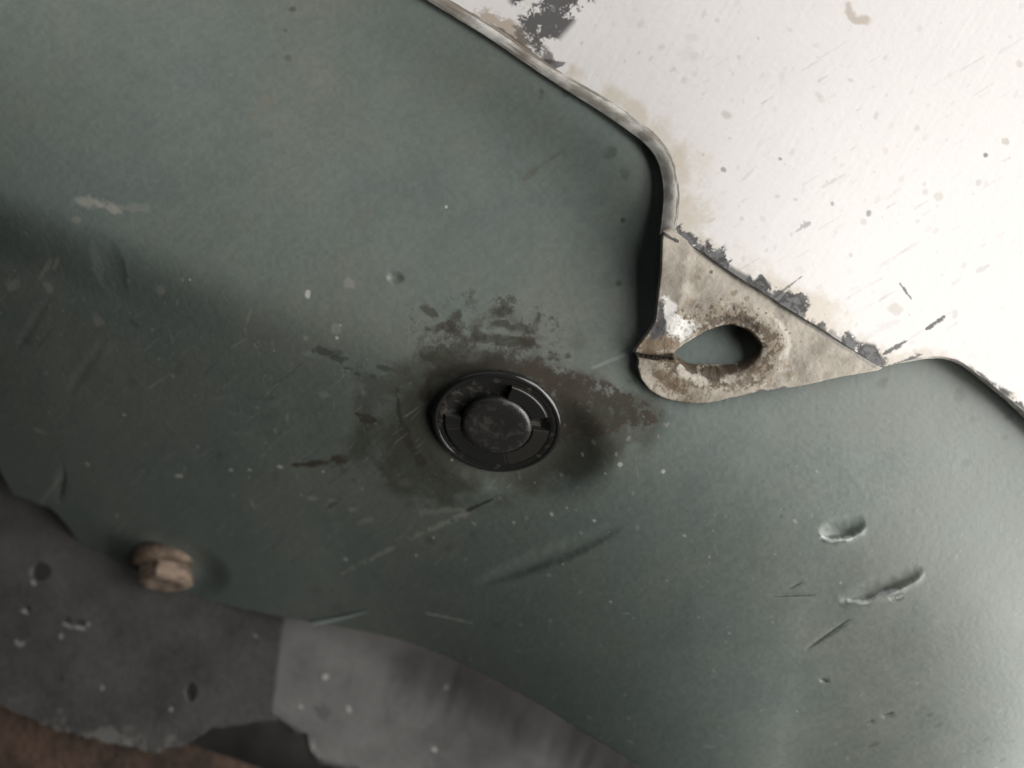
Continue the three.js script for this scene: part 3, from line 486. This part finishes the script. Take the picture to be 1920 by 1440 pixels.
{
  const c = ray(932, 791, CLIPC[2] - 1.35);
  const clip = thing('push_clip', 'round glossy black plastic push clip set in the dirty liner', 'clip', c);
  const ax = new THREE.Vector3(-0.08, -0.60, 0.79).normalize();
  clip.quaternion.setFromUnitVectors(new THREE.Vector3(0, 1, 0), ax);
  const mat = speck(501, [0.017, 0.0165, 0.016], [0.042, 0.038, 0.032], 0.19, 0.08).material(0.00001);
  const matB = speck(502, [0.021, 0.0205, 0.020], [0.030, 0.028, 0.025], 0.27, 0.0).material(0.00001);
  partLocal('flange', lathe([[0, -1.5], [5.2, -1.5], [9.6, -0.9], [10.5, -0.6], [10.8, -0.3], [10.9, 0.05], [10.8, 0.4], [10.5, 0.7], [10.1, 0.88], [9.6, 0.94], [9.1, 0.86], [8.6, 0.62], [7.9, 0.25], [7.2, 0.05], [6.4, 0.0], [0, 0.0]]), mat, clip);
  partLocal('centre_pin', lathe([[0, -3], [5.6, -3], [5.85, 0.2], [6.0, 0.7], [5.92, 1.15], [5.65, 1.5], [5.2, 1.68], [4.6, 1.75], [3.2, 1.72], [0, 1.6]]), matB, clip);
  const gloss = new THREE.MeshPhysicalMaterial({ color: new THREE.Color(0.016, 0.016, 0.016), roughness: 0.13, specularIntensity: 1, ior: 1.55 });
  const bead = (R, y, t) => { const p = []; for (let i = 0; i <= 14; i++) { const a = i / 14 * Math.PI * 2; p.push([R + t * Math.cos(a), y + t * Math.sin(a)]); } return lathe(p, 120); };
  partLocal('rim_bead', bead(10.35, 0.42, 0.62), gloss, clip);
  // pry notches' raised segments between pin and rim
  const seg = (a0, a1) => { const sh = new THREE.Shape(), n = 14; for (let i = 0; i <= n; i++) { const a = lerp(a0, a1, i / n); sh[i ? 'lineTo' : 'moveTo'](Math.cos(a) * 8.6, Math.sin(a) * 8.6); } for (let i = n; i >= 0; i--) { const a = lerp(a0, a1, i / n); sh.lineTo(Math.cos(a) * 6.3, Math.sin(a) * 6.3); } const g = new THREE.ExtrudeGeometry(sh, { depth: 0.9, bevelEnabled: true, bevelSize: 0.25, bevelThickness: 0.3, bevelSegments: 3, curveSegments: 12 }); g.rotateX(-Math.PI / 2); g.scale(0.001, 0.001, 0.001); return g; };
  for (const [a, b] of [[8, 62], [160, 345]]) partLocal('raised_segment', seg(a * deg, b * deg), mat, clip);
}
// ------------------------------------------------------------------ rusty bolt
{
  const c = ray(317, 1054, BOLTC[2] - 0.2);
  const bolt = thing('hex_bolt', 'dull rust-brown hex flange bolt in the lower liner edge', 'bolt', c);
  const ax = new THREE.Vector3(0.02, -0.86, 0.51).normalize();
  bolt.scale.setScalar(1.2);
  bolt.quaternion.setFromUnitVectors(new THREE.Vector3(0, 1, 0), ax);
  const rp = new Paint(0, 0, 24, 24, 512);
  rp.fill((x, y) => { const m = fbm(x * 0.5, y * 0.5, 601, 4), f = fbm(x * 2.2, y * 2.2, 602, 4), d = clamp(0.5 + 1.3 * m + 0.6 * f); return [lerp(0.085, 0.20, d), lerp(0.060, 0.148, d), lerp(0.043, 0.11, d), 0.75 + 0.15 * f, 0.5 + 0.45 * f]; });
  rp.region([[8, 6], [15, 6], [15, 11], [8, 12]], 2, [0.09, 0.06, 0.035], 0.8, 0.5, { sc: 0.5 });
  const rust = rp.material(0.00018);
  partLocal('flange', lathe([[0, -2], [6.5, -2], [6.9, -0.4], [6.85, 0.4], [6.5, 0.9], [5.6, 1.3], [0, 1.5]], 64), rust, bolt);
  // chamfered hexagonal head with a dished end
  const rings = [[4.95, 0.6, 1], [4.95, 1.5, 1], [5.0, 3.7, 1], [4.85, 4.25, 0.7], [4.4, 4.6, 0.25], [3.6, 4.7, 0], [2.4, 4.4, 0], [0, 4.3, 0]];
  const g = gridGeo(96, rings.length - 1, (u, _v, i, j) => { const [r, y, k] = rings[j], a = u * Math.PI * 2, am = ((a + Math.PI / 6) % (Math.PI / 3)) - Math.PI / 6, q = r * lerp(0.93, 0.9 / Math.cos(am), k), n = 0.04 * fbm(Math.cos(a) * 3 + j, Math.sin(a) * 3, 611, 3); return [Math.cos(a) * (q + n), y + n, Math.sin(a) * (q + n)]; });
  g.rotateY(0.05);
  partLocal('hex_head', g, rust, bolt);
}

// ------------------------------------------------------------------ dark metal behind the liner's lower edge
function plateMat(sd, base, rough, scale = 1) {
  const p = new Paint(-150, -130, 60, -10, 1400);
  p.fill((x, y) => { const m = fbm(x * 0.12, y * 0.12, sd, 4), f = fbm(x * 1.2, y * 1.2, sd + 1, 4), k = 1 + 0.5 * m + 0.16 * f; return [base[0] * k, base[1] * k, base[2] * k, rough + 0.15 * f, 0.5 + 0.35 * f + 0.2 * m]; });
  return p;
}
const ZP = -62;
const zl = (x, y) => ZP + 0.01 * (x + 80) - 0.12 * (y + 60);
const zr = (x, y) => zl(x, y) + 0.3;
const GP = (px, py) => on(zl, px, py), RP = (px, py) => on(zr, px, py);
const rail = thing('frame_rail', 'dark grey pitted sheet metal frame rail behind the liner edge', 'frame rail', GP(200, 1380));
function plate(name, outline, holes, P, zf, paint, bump, th) {
  const sh = new THREE.Shape(outline.map(([a, b]) => { const p = P(a, b); return new THREE.Vector2(p[0], p[1]); }));
  for (const hl of holes) { const c = P(hl[0], hl[1]), q = []; for (let i = 0; i < 28; i++) { const a = -i / 28 * Math.PI * 2, k = 1 + 0.12 * fbm(Math.cos(a) * 1.5 + hl[0], Math.sin(a) * 1.5, 701, 2); q.push(new THREE.Vector2(c[0] + Math.cos(a) * hl[2] * k, c[1] + Math.sin(a) * hl[3] * k)); } sh.holes.push(new THREE.Path(q)); }
  const g = new THREE.ExtrudeGeometry(sh, { depth: th, bevelEnabled: true, bevelSize: 0.25, bevelThickness: 0.3, bevelSegments: 2 });
  const pos = g.attributes.position, uv = g.attributes.uv;
  for (let i = 0; i < pos.count; i++) { const x = pos.getX(i), y = pos.getY(i), t = paint.uv(x, y); uv.setXY(i, t[0], t[1]); pos.setXYZ(i, x / 1000, y / 1000, (zf(x, y) + pos.getZ(i) - th - 0.3) / 1000); }
  g.computeVertexNormals();
  part(name, g, paint.material(bump), rail);
}
// walls added behind the plates to shut light out, in the same sheet metal
function lightBlockWalls(paint, bump) {
  const X0 = -175, X1 = 85, Y0 = -150, Y1 = -16, ZF = -66, ZB = -118, m = paint.material(bump), uv = (x, y, z) => paint.uv(x * 0.9, y * 0.9 + (z - ZB) * 0.3);
  part('added_back_wall', gridGeo(20, 12, (u, v) => [lerp(X0, X1, u), lerp(Y0, Y1, v), ZB], uv), m, rail);
  part('added_top_wall', gridGeo(20, 4, (u, v) => [lerp(X0, X1, u), Y1, lerp(ZB, ZF, v)], uv), m, rail);
  part('added_bottom_wall', gridGeo(20, 4, (u, v) => [lerp(X0, X1, u), Y0, lerp(ZB, ZF, v)], uv), m, rail);
  for (const x of [X0, X1]) part('added_end_wall', gridGeo(12, 4, (u, v) => [x, lerp(Y0, Y1, u), lerp(ZB, ZF, v)], uv), m, rail);
}
lightBlockWalls(plateMat(771, [0.104, 0.101, 0.099], 0.68), 0.0001);
const jag = (pts, amp, sd) => { const o = []; for (let i = 0; i + 1 < pts.length; i++) { const n = Math.max(1, Math.round(Math.hypot(pts[i + 1][0] - pts[i][0], pts[i + 1][1] - pts[i][1]) / 9)); for (let k = 0; k < n; k++) { const t = k / n, x = lerp(pts[i][0], pts[i + 1][0], t), y = lerp(pts[i][1], pts[i + 1][1], t); o.push([x + amp * 0.5 * fbm(x * 0.06, y * 0.06, sd, 3), y + amp * fbm(x * 0.09, y * 0.05, sd + 3, 3)]); } } o.push(pts[pts.length - 1]); return o; };
{
  const p = plateMat(711, [0.045, 0.0435, 0.042], 0.62), D = [0.02, 0.02, 0.019], LG = [0.22, 0.22, 0.215];  // base darker than the right plate, standing for the shade on this one
  const G = (l) => l.map(([a, b]) => GP(a, b));
  // chips and pale scuffs
  for (const [px, py, a, b, r, al] of [[62, 1092, 12, 5, -35, 0.9], [46, 1147, 10, 6, -20, 0.8], [38, 1205, 14, 9, 0, 0.6], [125, 1172, 14, 4, -25, 0.9], [150, 1178, 18, 4, -15, 0.9], [166, 1170, 4, 5, 0, 0.9], [115, 1193, 7, 7, 0, 0.8], [192, 1290, 4, 7, 0, 0.7], [321, 1330, 4, 5, 0, 0.9], [480, 1193, 8, 3, -40, 0.8]]) p.blob(GP(px, py), a * S * 1.25, b * S * 1.25, r * deg, LG, al, { rag: 0.6, sc: 1, sd: px, bump: 0.2 });
  for (const [px, py, a, b] of [[128, 1162, 12, 7], [152, 1167, 13, 7], [38, 1202, 6, 4], [115, 1270, 6, 10]]) p.blob(GP(px, py), a * S * 1.25, b * S * 1.25, -0.3, D, 0.9, { rag: 0.4, sc: 1, sd: px, bump: -0.3 });
  p.region(G([[0, 1290], [120, 1340], [300, 1390], [360, 1400], [280, 1440], [0, 1380]]), 3, [0.15, 0.145, 0.135], 0.55, 0.45, { sc: 0.3, sd: 721 });
  for (let i = 0; i < 60; i++) { const px = 60 + rnd() * 320, py = 1345 + (px - 60) * 0.17 + rnd() * 25; p.stroke([GP(px, py), GP(px + 3, py + 12 + 22 * rnd())], 0.2, 0.3, rnd() < 0.5 ? [0.17, 0.165, 0.155] : [0.05, 0.047, 0.042], 0.5, { rag: 0.5, sd: i }); }
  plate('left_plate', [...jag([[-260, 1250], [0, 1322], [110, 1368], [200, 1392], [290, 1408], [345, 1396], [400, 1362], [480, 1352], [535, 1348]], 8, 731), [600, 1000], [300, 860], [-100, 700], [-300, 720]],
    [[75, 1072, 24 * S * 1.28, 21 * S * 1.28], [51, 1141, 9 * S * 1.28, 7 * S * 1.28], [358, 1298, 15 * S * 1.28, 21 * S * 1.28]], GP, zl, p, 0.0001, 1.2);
}
{
  // right plate: a broad face that rolls back and under the liner
  const p = plateMat(751, [0.104, 0.101, 0.099], 0.68), LG = [0.30, 0.30, 0.29];
  const low = [[500, 1346], [520, 1352], [548, 1372], [572, 1382], [582, 1418], [600, 1432], [640, 1440], [720, 1462], [850, 1500], [1050, 1600], [1400, 1780]], top = [[530, 1110], [550, 1115], [580, 1120], [620, 1130], [670, 1145], [740, 1170], [820, 1190], [900, 1220], [1000, 1270], [1150, 1360], [1500, 1560]];
  const lo = spline(low.map(([a, b]) => [a, b, 0]), 160), to = spline(top.map(([a, b]) => [a, b, 0]), 160);
  for (const [px, py, r] of [[564, 1325, 5], [654, 1330, 5], [834, 1300, 5], [815, 1406, 6], [610, 1270, 8]]) p.blob(RP(px, py), r * S * 1.3, r * S * 1.3 * (px === 654 ? 2 : 1), 0.3, LG, 0.9, { rag: 0.4, sc: 1.5, sd: px });
  p.blob(RP(605, 1335), 2.2, 2.2, 0, [0.06, 0.058, 0.058], 0.6, { rag: 0.7, sc: 0.8 });
  for (let i = 0; i < 40; i++) { const px = 480 + rnd() * 140, py = 1325 + (px - 480) * 0.5 + rnd() * 25; p.stroke([RP(px, py), RP(px + 2, py + 10 + 15 * rnd())], 0.2, 0.3, rnd() < 0.6 ? [0.22, 0.215, 0.205] : [0.05, 0.048, 0.045], 0.6, { rag: 0.5, sd: i }); }
  const g = gridGeo(160, 50, (u, v, i, j) => {
    const n = j < 46 ? 0 : 0, a = lo[i], b = to[i], jx = 7 * fbm(i * 0.4, 1, 761, 3) * (1 - v), t = v;
    const q = ray(lerp(a[0], b[0], t), lerp(a[1], b[1], t) + jx, ZP + 5);
    let z = zr(q[0], q[1]) - 9 * sm(0.45, 1.0, v) * sm(0.02, 0.35, u) + n;
    if (j === 0) z -= 1.6;
    if (i === 0) z -= 0.5;
    return on(() => z, lerp(a[0], b[0], t), lerp(a[1], b[1], t) + jx);
  }, (x, y) => p.uv(x, y));
  part('right_plate', g, p.material(0.00008), rail, 'grey overlapping plate with ragged lower edge');
}
{
  // rusty beam below
  const zb = (x, y) => -72 + 0.12 * (y + 70);
  const bp = new Paint(-190, -260, 130, -50, 1200);
  bp.fill((x, y) => { const m = fbm(x * 0.10, y * 0.16, 801, 4), f = fbm(x * 0.7, y * 0.7, 802, 4), d = clamp(0.5 + 1.2 * m + 0.5 * f); return [lerp(0.026, 0.070, d), lerp(0.015, 0.043, d), lerp(0.010, 0.030, d), 0.85, 0.5 + 0.5 * f]; });
  const B = (px, py) => on(zb, px, py);
  const beam = thing('rusty_beam', 'rust-brown metal beam under the dark grey frame rail', 'beam', B(150, 1440));
  const top = spline([[-300, 1230], [-100, 1290], [60, 1330], [200, 1370], [330, 1400], [450, 1440], [600, 1495], [800, 1560], [1100, 1680], [1600, 1860]].map(([a, b]) => [a, b, 0]), 140);  // run on out of view, right and down, to keep light out
  const g = gridGeo(140, 40, (u, v, i) => { const a = top[i], p = B(a[0], a[1] + 620 * v); const e = v < 0.12 ? (1 - v / 0.12) ** 2 * 3 : 0; return [p[0], p[1], p[2] - e + 0.5 * fbm(p[0] * 0.1, p[1] * 0.1, 811, 3)]; }, (x, y) => bp.uv(x, y));
  part('face', g, bp.material(0.0004), beam);
}
scene.traverse((o) => { if (o.isMesh) { o.castShadow = true; o.receiveShadow = true; } });
renderer.render(scene, camera);
